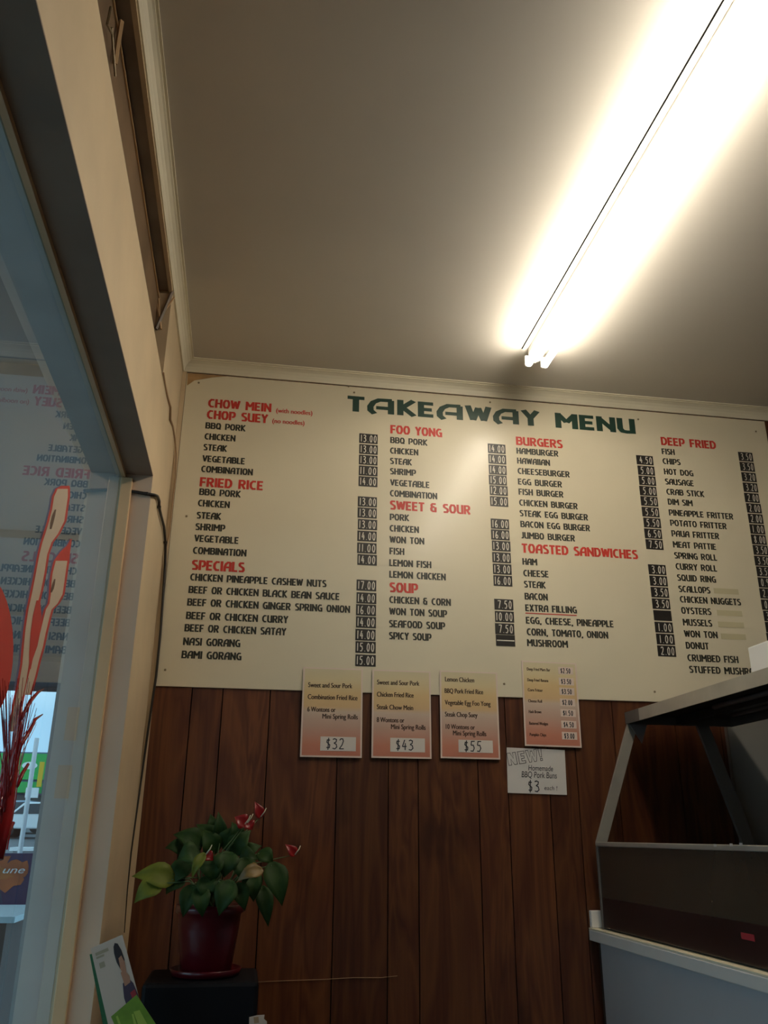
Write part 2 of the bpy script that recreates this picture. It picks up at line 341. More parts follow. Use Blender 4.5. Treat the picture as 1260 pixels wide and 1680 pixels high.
# ------------------------------------------------------------------ lettering: a chunky signwriter's alphabet drawn as strokes
G = {
'A': (.80, [[(.1, .0), (.1, .45), (.22, .75), (.42, .9), (.72, .9)], [(.7, 0), (.7, .92)], [(.14, .42), (.7, .42)]]),
'B': (.74, [[(.1, 0), (.1, 1)], [(.1, .9), (.52, .9), (.62, .8), (.62, .62), (.52, .53), (.1, .53)], [(.5, .53), (.65, .42), (.65, .2), (.53, .1), (.1, .1)]]),
'C': (.70, [[(.66, .88), (.34, .9), (.14, .72), (.1, .5), (.14, .28), (.34, .1), (.66, .12)]]),
'D': (.76, [[(.1, 0), (.1, 1)], [(.1, .9), (.42, .9), (.62, .74), (.67, .5), (.62, .26), (.42, .1), (.1, .1)]]),
'E': (.64, [[(.62, .9), (.1, .9), (.1, .1), (.62, .1)], [(.1, .5), (.56, .5)]]),
'F': (.62, [[(.62, .9), (.1, .9), (.1, 0)], [(.1, .48), (.56, .48)]]),
'G': (.76, [[(.68, .88), (.34, .9), (.14, .72), (.1, .5), (.14, .28), (.34, .1), (.66, .1), (.66, .48), (.42, .48)]]),
'H': (.76, [[(.1, 0), (.1, 1)], [(.66, 0), (.66, 1)], [(.1, .52), (.66, .52)]]),
'I': (.22, [[(.11, 0), (.11, 1)]]),
'J': (.46, [[(.36, 1), (.36, .2), (.26, .1), (.02, .1)]]),
'K': (.74, [[(.1, 0), (.1, 1)], [(.66, 1), (.2, .52), (.68, 0)]]),
'L': (.58, [[(.1, 1), (.1, .1), (.58, .1)]]),
'M': (.94, [[(.1, 0), (.1, 1)], [(.84, 0), (.84, 1)], [(.12, .92), (.47, .40), (.82, .92)]]),
'N': (.80, [[(.1, 0), (.1, 1)], [(.7, 0), (.7, 1)], [(.12, .86), (.68, .16)]]),
'O': (.80, [[(.26, .9), (.54, .9), (.68, .7), (.7, .5), (.68, .3), (.54, .1), (.26, .1), (.12, .3), (.1, .5), (.12, .7), 'c']]),
'P': (.70, [[(.1, 0), (.1, 1)], [(.1, .9), (.5, .9), (.62, .78), (.62, .52), (.5, .4), (.3, .38)]]),
'Q': (.80, [[(.26, .9), (.54, .9), (.68, .7), (.7, .5), (.68, .3), (.54, .1), (.26, .1), (.12, .3), (.1, .5), (.12, .7), 'c'], [(.46, .3), (.76, 0)]]),
'R': (.76, [[(.1, 0), (.1, 1)], [(.1, .9), (.5, .9), (.62, .8), (.62, .6), (.5, .48), (.24, .48)], [(.36, .46), (.68, 0)]]),
'S': (.66, [[(.60, .9), (.22, .9), (.12, .8), (.14, .64), (.54, .42), (.58, .22), (.48, .1), (.06, .1)]]),
'T': (.70, [[(.0, .9), (.70, .9)], [(.35, 0), (.35, .9)]]),
'U': (.76, [[(.1, 1), (.1, .3), (.2, .12), (.4, .08), (.66, .1)], [(.66, 0), (.66, 1)]]),
'V': (.74, [[(.06, 1), (.37, .06), (.68, 1)]]),
'W': (1.02, [[(.06, 1), (.28, .06), (.51, .9), (.74, .06), (.96, 1)]]),
'X': (.74, [[(.08, 1), (.66, 0)], [(.66, 1), (.08, 0)]]),
'Y': (.72, [[(.06, 1), (.36, .5), (.66, 1)], [(.36, .5), (.36, 0)]]),
'&': (.80, [[(.66, .9), (.26, .9), (.14, .78), (.18, .6), (.5, .56)], [(.2, .56), (.1, .4), (.14, .2), (.3, .1), (.6, .1), (.62, .56)]]),
',': (.24, [[(.14, .16), (.08, -.12)]]),
' ': (.50, []),
'-': (.5, [[(.05, .45), (.45, .45)]]),
# slim pen figures
'0': (.52, [[(.26, .98), (.42, .8), (.44, .45), (.34, .08), (.2, .04), (.08, .3), (.1, .7), 'c']]),
'1': (.26, [[(.13, 1), (.11, 0)]]),
'2': (.54, [[(.06, .8), (.18, .98), (.38, .96), (.44, .74), (.32, .42), (.04, .04), (.5, .06)]]),
'3': (.56, [[(.06, .86), (.24, .98), (.44, .86), (.40, .66), (.18, .55), (.42, .46), (.48, .22), (.28, .02), (.04, .12)]]),
'4': (.54, [[(.3, 1), (.06, .36), (.5, .38)], [(.36, .66), (.34, 0)]]),
'5': (.54, [[(.5, .98), (.16, .96), (.1, .58), (.34, .6), (.44, .34), (.3, .04), (.04, .08)]]),
'6': (.52, [[(.34, 1), (.14, .66), (.06, .3), (.18, .03), (.38, .08), (.44, .34), (.3, .5), (.1, .36)]]),
'7': (.52, [[(.02, .94), (.48, .98), (.2, 0)]]),
'8': (.52, [[(.26, .54), (.08, .78), (.26, .98), (.42, .8), (.26, .54), (.06, .24), (.24, .02), (.44, .24), 'c']]),
'9': (.52, [[(.42, .66), (.24, .5), (.08, .72), (.24, .98), (.42, .9), (.42, .6), (.32, 0)]]),
'.': (.18, [[(.06, .02), (.12, .1)]]),
'$': (.5, [[(.42, .8), (.14, .82), (.1, .62), (.4, .4), (.36, .16), (.06, .18)], [(.28, 1.06), (.22, -.08)]]),
}
WIDE_A = (1.14, [[(.30, -.04), (.13, .16), (.12, .42), (.24, .70), (.48, .88), (1.02, .90)], [(.98, 0), (.98, .9)], [(.36, .36), (.98, .36)]])
def text_width(s, track): return sum(G[c][0]+track for c in s)-track
def glyphs(b, s, T, w, h, t, track=.16, wideA=False, ay=1.0):
    """letters of s across width w with cap height h; T maps (u, v) metres to 3D"""
    g = dict(G)
    if wideA: g['A'] = WIDE_A
    tot = sum(g[c][0]+track for c in s)-track
    k = w/tot; u = 0; q = t/(2*h*ay)
    def my(y):                                    # keep outer edges of the strokes inside the cap height
        if y < 0 or y > 1: return y
        if y < .1: return y/.1*q
        if y > .9: return 1-(1-y)/.1*q
        return q+(y-.1)/.8*(1-2*q)
    cnt = 0
    for c in s:
        for ln in g[c][1]:
            cl = ln[-1] == 'c'; P = [((u+x)*k, my(y)*h*ay) for x, y in (ln[:-1] if cl else ln)]
            runs = [[P[0]]]
            for i_ in range(1, len(P)):            # a brush lifts where the stroke doubles back sharply
                runs[-1].append(P[i_])
                if not cl and i_ < len(P)-1 and (Vector(P[i_])-Vector(P[i_-1])).normalized().dot((Vector(P[i_+1])-Vector(P[i_])).normalized()) < -.15: runs.append([P[i_]])
            for rn in runs:
                cnt += 1; k0 = len(b.v)
                b.strip(rn, t, lambda a_, b_: T(a_, b_/ay), cl)      # uprights heavier than bars
                for i_ in range(k0, len(b.v)): v_ = b.v[i_]; b.v[i_] = (v_[0], v_[1]-.00004*(cnt % 4), v_[2])   # strokes lap over one another
        u += g[c][0]+track
    return b
# ------------------------------------------------------------------ menu board
bx0, bx1, bz0, bz1 = -.316, 2.092, 1.862, 3.058
YF = YB-.006                                       # face of the board
board = B().box(bx0, bx1, YF, YB-.0003, bz0, bz1).make('menu_board', 'board')
tag(board, 'large cream takeaway menu board with green title on the back wall', 'menu board')
def wall_text(s, xl, yl, xr, h, t, m, parent=board, Y=YF-.0006, track=.16, name='lettering', wideA=False, ay=1.35):
    a = onY(xl, yl, Y)
    k = (parent is board)
    c = onY(xr, yl+(xr-xl)*(.0855-.054*(yl-650)/500), Y)
    b = B(); glyphs(b, s, lambda u, v: (a.x+u, Y, a.z-h/2+v), c.x-a.x, h, t, track, wideA, ay)
    return b.make(name, m, parent, fix=False)
wall_text('TAKEAWAY MENU', 570, 661.5, 1041, .068, .0255, 'green', track=.13, wideA=True, ay=1.75)
RED = [('CHOW MEIN', 342, 661, 444.7), ('CHOP SUEY', 340, 679.6, 439), ('FRIED RICE', 328.4, 790.3, 431.5), ('SPECIALS', 315, 926.5, 401),
 ('FOO YONG', 641, 704, 724.8), ('SWEET & SOUR', 640, 828.3, 771.4), ('SOUP', 639.3, 963.3, 685), ('BURGERS', 847, 723, 922.4), ('TOASTED SANDWICHES', 856, 899, 1045.7), ('DEEP FRIED', 1084.6, 723.3, 1174)]
for s, a, y, b_ in RED: wall_text(s, a, y, b_, .037, .0092, 'red', track=.12)
BLK = '''BBQ PORK|337.5|697.8|402.7;CHICKEN|336|715.7|386;STEAK|334|733.4|372.2;VEGETABLE|332.6|752|401.6;COMBINATION|330.5|769|414.5
BBQ PORK|327.3|806.5|394.8;CHICKEN|325.2|825|376.6;STEAK|322.9|845|362.5;SHRIMP|320.8|863.8|369;VEGETABLE|319.3|882.8|391.3;COMBINATION|317|902.7|404
CHICKEN PINEAPPLE CASHEW NUTS|312.4|946.5|535.2;BEEF OR CHICKEN BLACK BEAN SAUCE|309.8|967|556.8;BEEF OR CHICKEN GINGER SPRING ONION|307.6|987.5|574;BEEF OR CHICKEN CURRY|305.7|1009.4|472.4;BEEF OR CHICKEN SATAY|303.2|1029.7|469.2;NASI GORANG|301|1052|394;BAMI GORANG|298.4|1073.5|395.9
BBQ PORK|640.5|721.7|701;CHICKEN|640.2|739|686;STEAK|640|756|675.5;SHRIMP|640|772.9|682;VEGETABLE|640.5|791.4|704.5;COMBINATION|640|809|717
PORK|639.8|847.9|671;CHICKEN|639.5|866.4|687;WON TON|639.5|884.8|695.7;FISH|639.3|903.8|663;LEMON FISH|639|923|707.3;LEMON CHICKEN|639|942|731
CHICKEN & CORN|639|983.6|739.3;WON TON SOUP|639|1002.7|733;SEAFOOD SOUP|638.4|1023|729.8;SPICY SOUP|638.4|1042.7|707.3
HAMBURGER|847.6|739.3|915.7;HAWAIIAN|848.6|755.5|902;CHEESEBURGER|849.5|772.4|934.3;EGG BURGER|850|789.8|921.7;FISH BURGER|851|806.4|924;CHICKEN BURGER|852|824.3|947.4;STEAK EGG BURGER|852.6|841.7|964.3;BACON EGG BURGER|854|859.5|967.6;JUMBO BURGER|855.2|877.9|942.9
HAM|857.4|921|881;CHEESE|858.8|940|899.8;STEAK|859.8|958.3|895;BACON|861|978|898.3;EXTRA FILLING|862|997|946;EGG, CHEESE, PINEAPPLE|863|1017.4|1006.4;CORN, TOMATO, ONION|864.5|1036.4|997.4;MUSHROOM|865|1054.3|931.4
FISH|1085.9|740.3|1106.5;CHIPS|1087.3|756.3|1116;HOT DOG|1089.5|773.3|1137;SAUSAGE|1091.3|789.8|1137.8;CRAB STICK|1093.5|806.5|1155;DIM SIM|1095.9|822.9|1135.9;PINEAPPLE FRITTER|1097.6|840.6|1202.5;POTATO FRITTER|1099.7|857.5|1191.7;PAUA FRITTER|1101.9|874.9|1179.4
MEAT PATTIE|1104.3|893|1174.5;SPRING ROLL|1106.3|911|1176;CURRY ROLL|1108.7|929|1176;SQUID RING|1111|947.4|1174.2;SCALLOPS|1113.3|965.9|1164.8;CHICKEN NUGGETS|1115.7|983|1215;OYSTERS|1117.8|1001.3|1166.5;MUSSELS|1120.6|1020.6|1167.8;WON TON|1122.7|1039.5|1177;DONUT|1125.4|1058.6|1162.6;CRUMBED FISH|1128|1079|1211;STUFFED MUSHROOMS|1130.9|1098|1262'''
for row in BLK.replace('\n', ';').split(';'):
    s, a, y, b_ = row.split('|'); wall_text(s, float(a), float(y), float(b_), .0262, .0062, 'ink', track=.12)
a = onY(862, 1005, YF-.0006); b_ = onY(946, 1008, YF-.0006)
B().box(a.x, b_.x, YF-.0008, YF-.0001, a.z-.0035, a.z).make('red_underline', 'red', board)
# typed text (built-in font) as flat mesh
def typed(s, p, h, m, parent, Y=None, width=None, bold=.0, shear=0, rot=0, name='lettering'):
    cu = bpy.data.curves.new('t', 'FONT'); cu.body = s; cu.size = 1; cu.shear = shear; cu.offset = 0
    ob = bpy.data.objects.new('t', cu); C.objects.link(ob)
    bpy.context.view_layer.update()
    me = bpy.data.meshes.new_from_object(ob.evaluated_get(bpy.context.evaluated_depsgraph_get()))
    bpy.data.objects.remove(ob)
    xs = [v.co.x for v in me.vertices]; mn = min(xs); w = max(xs)-mn
    k = h/.70; kx = width/w if width else k
    for v in me.vertices:
        x, z = (v.co.x-mn)*kx, v.co.y*k
        x, z = x*cos(rot)-z*sin(rot), x*sin(rot)+z*cos(rot)
        v.co = (p[0]+x, p[1], p[2]+z)
    if bold > 0:                                  # heavier print: the same outline once more, a hair to the side
        vs = [tuple(v.co) for v in me.vertices]; fs = [tuple(p.vertices) for p in me.polygons]; nv = len(vs)
        vs += [(x+h*.075, y-.0001, z) for x, y, z in vs]; fs += [tuple(i+nv for i in f) for f in fs]
        me = bpy.data.meshes.new(name); me.from_pydata(vs, [], fs); me.update()
    me.materials.clear(); me.materials.append(M[m])
    o = bpy.data.objects.new(name, me); C.objects.link(o)
    if parent is not None:
        o.parent = parent
        if parent.location.length: o.matrix_parent_inverse = Matrix.Translation(parent.location).inverted()
    return o
for s, a_, b_ in (('(with noodles)', (453, 673.5), (512, 678.5)), ('(no noodles)', (446.8, 690.5), (499, 695))):
    a = onY(*a_, YF-.0006); b = onY(*b_, YF-.0006); typed(s, (a.x, YF-.0006, a.z-.008), .019, 'red', board, width=b.x-a.x, bold=.02)
# price stickers
PR = [
 (589.8, 711, .072, [('13.00', 719.9), ('13.00', 737.5), ('13.00', 755), ('11.00', 772.7), ('14.00', 790.3), ('13.00', 823.5), ('13.00', 841.7), ('13.00', 860.8), ('14.00', 879.9), ('11.00', 899.5), ('14.00', 918.6),
   ('17.00', 960.5), ('14.00', 981.4), ('16.00', 1001), ('14.00', 1021), ('14.00', 1041.7), ('15.00', 1062), ('15.00', 1083.7)]),
 (800, 728, .072, [('14.00', 736.4), ('14.00', 753.6), ('14.00', 771), ('15.00', 787.9), ('12.00', 805), ('15.00', 822.9), ('16.00', 859.8), ('16.00', 877.7), ('13.00', 896), ('13.00', 915), ('13.00', 934), ('16.00', 953),
   ('7.50', 992), ('10.00', 1012), ('7.50', 1032), ('-', 1051)]),
 (1043.3, 747, .072, [('4.50', 755.2), ('5.00', 772.2), ('5.00', 788.8), ('5.00', 805.7), ('5.50', 822.6), ('5.50', 840.2), ('5.50', 858), ('6.50', 875.8), ('7.50', 893.5), ('3.00', 934.8), ('3.00', 953.3), ('3.50', 972), ('3.50', 990.9), ('', 1010), ('1.00', 1029.5), ('1.00', 1048.8), ('2.00', 1068.2)]),
 (1210, 741, .064, [('3.50', 749.5), ('3.50', 766), ('3.20', 783), ('3.20', 800), ('2.00', 817), ('2.00', 834), ('2.00', 851.2), ('1.00', 868.4), ('8.00', 885.5), ('3.50', 902.8), ('3.50', 920.5), ('3.50', 938), ('0.90', 956), ('2.50', 974), ('0.80', 992.5), ('3.00', 1011), ('1.00', 1029.5), ('1.50', 1047.5)]),
]
rnd = random.Random(3)
for xl, yt, w, rows in PR:
    x0 = onY(xl, yt, YF).x
    for s, yc in rows:
        # height of the row on the board, read at the middle of the column
        z = YF and onY(xl+14+(yc-yt)*(0 if xl < 700 else 0), yc, YF).z
        # refine: aim the sight line at the column centre
        lo = Vector((x0+w/2, YF, z)); 
        d = lo-Vector((0, 0, CAMZ)); px = 630+FPX*d.dot(rt)/d.dot(fw); z = onY(px, yc, YF).z
        jx = rnd.uniform(-.0012, .0012)
        hh = .0205 if s != '' else .020
        lab = B().box(x0+jx, x0+w+jx, YF-.0009, YF-.0001, z-hh, z+hh).make('price_sticker', 'chalkb', board)
        if s == '-':
            B().box(x0+.004, x0+w-.002, YF-.0014, YF-.0010, z-.002, z+.002).make('chalk_line', 'chalk', lab)
        elif s:
            b = B(); ww = w*(.86 if len(s) == 5 else .74); xo = x0+w*(.07 if len(s) == 5 else .18)
            glyphs(b, s, lambda u, v, xo=xo, z=z: (xo+u, YF-.0013, z-.0145+v), ww, .029, .0031, track=.2)
            b.make('price_figures', 'chalk', lab, fix=False)
# faded strips of tape, brown tape at the corner, screws
for xa, xb, y in ((1170.8, 1211, 968), (1176, 1217, 1004), (1178, 1220, 1023), (1182.7, 1223, 1042.5)):
    a = onY(xa, y, YF); b = onY(xb, y, YF); B().box(a.x, b.x, YF-.0007, YF-.0001, a.z-.0135, a.z+.008).make('tape_strip', 'tape', board)
B().prism([(bx0+.002, YF-.0009, bz1-.001), (bx0+.15, YF-.0009, bz1-.001), (bx0+.10, YF-.0009, bz1-.010), (bx0+.03, YF-.0009, bz1-.030), (bx0+.004, YF-.0009, bz1-.055)], (0, .0008, 0)).make('brown_tape', 'btape', board)
for x, y in ((326, 628), (306, 847), (271, 1099), (827, 1122), (1074, 1135), (572, 634), (581, 644), (804, 660), (1047, 688), (1240, 708)):
    p = onY(x, y, YF); s_ = B(); s_.tube([(p.x, YF+.001, p.z), (p.x, YF-.0015, p.z), (p.x, YF-.002, p.z)], [.004, .004, .0025], 10); s_.make('screw', 'screw', board)
# painted seam strip between board edge and corner
# ------------------------------------------------------------------ cards hanging from the board
def card(corners, Y, label, lines, price=None, name='menu_card', rows=None, mt='card'):
    P = [onY(*c, Y) for c in corners]   # TL TR BR BL
    x0 = (P[0].x+P[3].x)/2; x1 = (P[1].x+P[2].x)/2; z1 = (P[0].z+P[1].z)/2; z0 = (P[2].z+P[3].z)/2
    ang = math.atan2(P[1].z-P[0].z+P[2].z-P[3].z, P[1].x-P[0].x+P[2].x-P[3].x)
    w, h = x1-x0, z1-z0
    loc = Vector(((x0+x1)/2, Y, (z0+z1)/2))
    t = thing(name, loc, label, 'sign', 'cards hanging on the lower edge of the board' if mt == 'card' else None)
    t.rotation_euler = (0, -ang, 0)
    def loc_part(o): o.matrix_parent_inverse = Matrix.Identity(4); return o
    e = .0055
    loc_part(B().box(-w/2, w/2, .0003, .0016, -h/2, h/2).make('sheet', 'cardedge' if mt == 'card' else mt, t))
    if mt == 'card': loc_part(B().box(-w/2+e, w/2-e, -.0002, .0002, -h/2+e, h/2-e*.8).make('print', 'card', t))
    for s, fx, fy, fw_, hh in lines:
        loc_part(typed(s, (-w/2+fx*w, -.0006, h/2-fy*h-hh/2), hh, 'print', t, width=fw_*w, bold=.005))
    if price:
        loc_part(B().box(-w/2+price[1]*w, -w/2+price[2]*w, -.0009, -.0004, h/2-price[4]*h, h/2-price[3]*h).make('price_slip', 'label', t))
        b = B(); ph = .034; pw = .30*w
        glyphs(b, price[0], lambda u, v: (-w/2+(price[1]+.09)*w+u, -.0013, h/2-(price[3]+price[4])/2*h-ph/2+v), pw if len(price[0]) == 3 else pw, ph, .0034, track=.14)
        loc_part(b.make('price_figures', 'pen', t, fix=False))
    if rows:
        for s, pr_, fy in rows:
            loc_part(typed(s, (-w/2+.09*w, -.0006, h/2-fy*h-.006), .0105, 'print', t, width=.42*w*len(s)/19, bold=.01))
            loc_part(B().box(-w/2+.66*w, -w/2+.93*w, -.0008, -.0004, h/2-fy*h-.014, h/2-fy*h+.012).make('price_slip', 'cardedge', t))
            b = B(); glyphs(b, pr_, lambda u, v: (-w/2+.70*w+u, -.0011, h/2-fy*h-.010+v), .18*w, .017, .0026, track=.14); loc_part(b.make('price_figures', 'pen', t, fix=False))
    return t, w, h
YH = YF-.006
H_ = .0165
card(((498, 1094), (595, 1098), (594, 1243), (491.8, 1242)), YH, 'cream to salmon menu card priced $32, leftmost of the hanging cards',
     [('Sweet and Sour Pork', .09, .20, .73, H_), ('Combination Fried Rice', .09, .335, .82, H_), ('6 Wontons or', .09, .475, .46, H_), ('Mini Spring Rolls', .34, .55, .58, H_)], ('$32', .32, .90, .775, .93))
card(((611.4, 1098), (705.7, 1102), (708.6, 1244.8), (609, 1243.4)), YH, 'cream to salmon menu card priced $43, between the $32 and $55 cards',
     [('Sweet and Sour Pork', .08, .145, .72, H_), ('Chicken Fried Rice', .08, .285, .62, H_), ('Steak Chow Mein', .08, .43, .61, H_), ('8 Wontons or', .08, .575, .46, H_), ('Mini Spring Rolls', .32, .65, .58, H_)], ('$43', .31, .89, .775, .93))
card(((720.6, 1099.6), (815.6, 1103.7), (820.7, 1246), (723.7, 1244)), YH, 'cream to salmon menu card priced $55, third from the left',
     [('Lemon Chicken', .09, .10, .50, H_), ('BBQ Pork Fried Rice', .08, .235, .66, H_), ('Vegetable Egg Foo Yong', .08, .37, .78, H_), ('Steak Chop Suey', .08, .505, .55, H_), ('10 Wontons or', .09, .645, .49, H_), ('Mini Spring Rolls', .21, .715, .56, H_)], ('$55', .30, .88, .79, .93))
card(((855.8, 1084), (945.6, 1088), (954.2, 1227), (861, 1223.4)), YH, 'narrow menu card listing seven small priced items, rightmost of the hanging cards', [],
     rows=[('Deep Fried Mars Bar', '$2.50', .095), ('Deep Fried Banana', '$3.50', .225), ('Corn Fritter', '$3.50', .345), ('Cheese Roll', '$2.00', .475), ('Hash Brown', '$1.50', .60), ('Battered Wedges', '$4.50', .735), ('Pumpkin Chips', '$3.00', .865)])
t, w, h = card(((830.4, 1226), (926, 1230.6), (930.7, 1304), (834, 1301)), YB-.004, 'white handwritten sign for new pork buns at $3 each, on the panelling', [], name='handwritten_sign', mt='paper')
t['group'] = ''
del t['group']
def sub(o): o.matrix_parent_inverse = Matrix.Identity(4); return o
b = B()
a_ = R(10); ox, oz = -w/2+.03*w, h/2-.40*h
def T1(u, v): return (ox+u*cos(a_)-v*sin(a_), -.0006, oz+u*sin(a_)+v*cos(a_))
# outlined capitals NEW!
def outline(pts): b.strip([(x*.26*w/2.0*1.9, y*.27*h) for x, y in pts], .0016, T1, True)
outline([(0, 0), (0, 1), (.22, 1), (.40, .5), (.40, 1), (.6, 1), (.6, 0), (.4, 0), (.2, .5), (.2, 0)])
outline([(.75, 0), (.75, 1), (1.2, 1), (1.2, .8), (.95, .8), (.95, .6), (1.15, .6), (1.15, .4), (.95, .4), (.95, .2), (1.2, .2), (1.2, 0)])
outline([(1.3, 1), (1.45, 0), (1.6, 0), (1.7, .5), (1.8, 0), (1.95, 0), (2.1, 1), (1.92, 1), (1.86, .4), (1.75, .9), (1.65, .9), (1.54, .4), (1.48, 1)])
outline([(2.25, .3), (2.2, 1), (2.42, 1), (2.36, .3)]); outline([(2.24, 0), (2.24, .18), (2.38, .18), (2.38, 0)])
sub(b.make('outlined_lettering', 'pen', t, fix=False))
for s, fx, fy, hh, fw_ in (('Homemade', .36, .43, .018, .42), ('BBQ Pork Buns', .24, .58, .020, .60), ('each !', .62, .86, .014, .22)):
    sub(typed(s, (-w/2+fx*w, -.0006, h/2-fy*h-hh/2), hh, 'pen', t, width=fw_*w, shear=.12))
b = B(); glyphs(b, '$3', lambda u, v: (-w/2+.34*w+u, -.0007, h/2-.955*h+v), .20*w, .036, .0032, track=.16); sub(b.make('price_figures', 'pen', t, fix=False))

# ------------------------------------------------------------------ cables on the left
def px_path(pts, X):
    out = []
    for x, y in pts:
        p = onX(x, y, X)
        if p.y > YB-.013: p = onY(x, y, YB-.013); p.x = max(p.x, XW+.006)
        out.append(p)
    return out
cb = B()
pA = [onY(x, y, YJ-.010) for x, y in ((206, 805), (222, 807), (240, 810), (252, 812))]
pB = px_path([(258, 814), (261, 822), (261, 832), (264, 845), (269, 864), (271.5, 890), (271, 925), (268, 970), (263, 1040), (256, 1110), (247, 1170), (237, 1240), (226, 1320), (215, 1400), (209, 1460), (204, 1530)], XW+.007)
cb.tube(pA+pB, [.0052]*6+[.0046]*5+[.0042]*3+[.0038]*(len(pA)+len(pB)-18)+[.003, .0024, .0018, .0012], 8)
cab = cb.make('cable', 'cable', smooth=True); tag(cab, 'black cable from the window bead down the corner of the wood panelling', 'cable')
for p in (pA[2], pB[2], pB[5]):
    c = B(); c.box(p.x-.006, p.x+.006, p.y-.006, p.y+.006, p.z-.004, p.z+.004); c.make('cable_clip', 'cable', cab, bevel=.001)
cb = B(); cb.tube(px_path([(268, 612), (271, 630), (275, 650), (280, 668), (279, 688), (284, 700), (287, 720), (289, 745), (288, 780), (283, 825), (277, 880), (272, 900)], XW+.004), [.0032, .0028, .003, .0035, .005, .003, .003, .0028, .0028, .0028, .0026, .002], 6)
o = cb.make('painted_cable', 'pcable', smooth=True); tag(o, 'thin cable painted over in brown, down the cream wall strip left of the board', 'cable')

# ------------------------------------------------------------------ counter and food warmer
XC = 1.144
YE = .45
ct = thing('counter', (1.6, 1.7, 0), 'grey fronted counter with pale laminate top on the right', 'counter')
B().box(XC, 2.1, YE, YB-.003, 1.085, 1.118).make('worktop', 'laminate', ct, bevel=.003)
B().box(XC+.001, 2.1, YE, YB-.003, 1.1181, 1.1225).make('worktop_surface', 'lamtop', ct)
B().box(XC+.026, XC+.046, YE, YB-.03, .08, 1.0845).make('front_panel', 'bluegrey', ct)
B().box(XC+.047, 2.08, YE+.01, YB-.05, .0, 1.0845).make('carcass', 'darkwood', ct)
B().box(XC+.03, XC+.045, YB-.029, YB-.004, .0, 1.0845).make('shadow_gap_strip', 'gap', ct)  # dark strip put in for the shade in the gap beside the panelling
B().box(1.149, 1.192, YB-.022, YB-.003, 1.123, 1.174).make('upstand_block', 'white', ct, bevel=.002)

YD = 2.872; YD0 = .75
wm = thing('food_warmer', (1.45, 1.8, 1.1225), 'glass and steel food warmer cabinet standing on the counter', 'food warmer')
zT = 1.381; zK = 1.772; zK1 = 1.812
xf, xk0, xk1, xr = 1.171, 1.315, 1.716, 1.735
# lower front: tinted panel in a steel edge
B().box(xf, xf+.006, YD0, YD, 1.128, zT-.010).make('front_panel', 'brownp', wm)
B().box(xf-.004, xf+.010, YD0, YD, zT-.010, zT+.004).make('front_rail', 'steel', wm, bevel=.002)
B().box(xf-.004, xf+.012, YD-.012, YD+.001, 1.1226, zT-.0101).make('corner_post', 'steeld', wm, bevel=.002)
B().box(xf+.012, xr, YD0, YD, 1.1228, 1.19).make('base_tray', 'black', wm)
B().box(xr-.02, xr, YD0, YD-.06, 1.19, zT).make('rear_panel', 'black', wm)
zl = onX(1130, 1497, xf).z
B().box(xf-.0005, xf-.0001, YD0, YD-.013, 1.129, zl).make('kick_strip', 'brownd', wm)
B().box(xk0-.0012, xk0-.0001, YD-.11, YD, zK, zK1).make('canopy_end_cap', 'steeld', wm)
# slanting end posts
def post(a, b, w, y, m, nm):
    a = Vector(a); b = Vector(b)
    B().prism([(a.x, y, a.z), (a.x+w, y, a.z), (b.x+w, y, b.z), (b.x, y, b.z)], (0, .014, 0)).make(nm, m, wm)
for y in (YD-.012, YD0):
    post((xf-.002, 0, zT+.004), (1.318, 0, zK), .036, y, 'steel', 'end_post')
    post((1.722, 0, zT-.1), (1.578, 0, zK), .046, y, 'steeld', 'rear_post')
B().prism([(1.322, YD-.014, zK), (1.388, YD-.014, zK), (1.362, YD-.014, zK-.066)], (0, .003, 0)).make('gusset', 'heater', wm)
# sloping glass
for y in (YD-.005, YD0+.003):
    B().prism([(xf+.03, y, zT-.1), (1.70, y, zT-.1), (1.58, y, zK), (1.35, y, zK)], (0, .003, 0)).make('end_glass', 'cglass', wm)
# canopy: steel edges with a dark hollow underside holding heater tubes
B().box(xk0, xk0+.004, YD0, YD, zK, zK1).make('canopy_edge', 'steel', wm)
B().box(xk1-.004, xk1, YD0, YD, zK, zK1).make('canopy_edge', 'steeld', wm)
B().box(xk0+.0041, xk1-.0041, YD-.006, YD, zK, zK1).make('canopy_edge', 'steeld', wm)
B().box(xk0+.0041, xk1-.0041, YD0, YD0+.006, zK, zK1).make('canopy_edge', 'steeld', wm)
B().box(xk0+.0041, xk1-.0041, YD0+.0061, YD-.0061, zK1-.006, zK1).make('canopy_top', 'steeld', wm)
B().box(xk0+.0045, xk1-.0045, YD0+.0065, YD-.0065, zK1-.012, zK1-.0062).make('canopy_lining', 'black', wm)
for x, y in ((1.45, 2.35), (1.56, 2.0), (1.48, 1.55), (1.60, 2.5), (1.5, 1.1)):
    B().tube([(x, y-.16, zK+.014), (x, y+.16, zK+.014)], .008, 10).make('heater_tube', 'heater', wm, smooth=True)
B().box(1.50, 1.53, YD0+.01, YD-.01, zK+.003, zK1-.0125).make('canopy_rib', 'black', wm)
# small red plate low inside the front
p = onX(1216, 1531, xf-.0006)
b = B(); b.box(xf-.0016, xf-.0006, p.y-.055, p.y, p.z-.012, p.z+.002); b.make('maker_plate', 'maroon', wm)
for x, y in ((1173.5, 1387), (1200, 1386), (1216, 1385)):  # small bright chips stand in for glossy highlights on the rail
    p = onX(x, y, xf-.004); B().box(xf-.0052, xf-.0041, p.y-.006, p.y+.006, p.z-.003, p.z+.003).make('rail_glint', 'corner', wm)
# white carton on the canopy
o = B().box(1.372, 1.50, 1.86, 2.16, zK1+.0005, zK1+.088).make('carton', 'white', bevel=.004); tag(o, 'plain white carton lying on top of the food warmer', 'box')
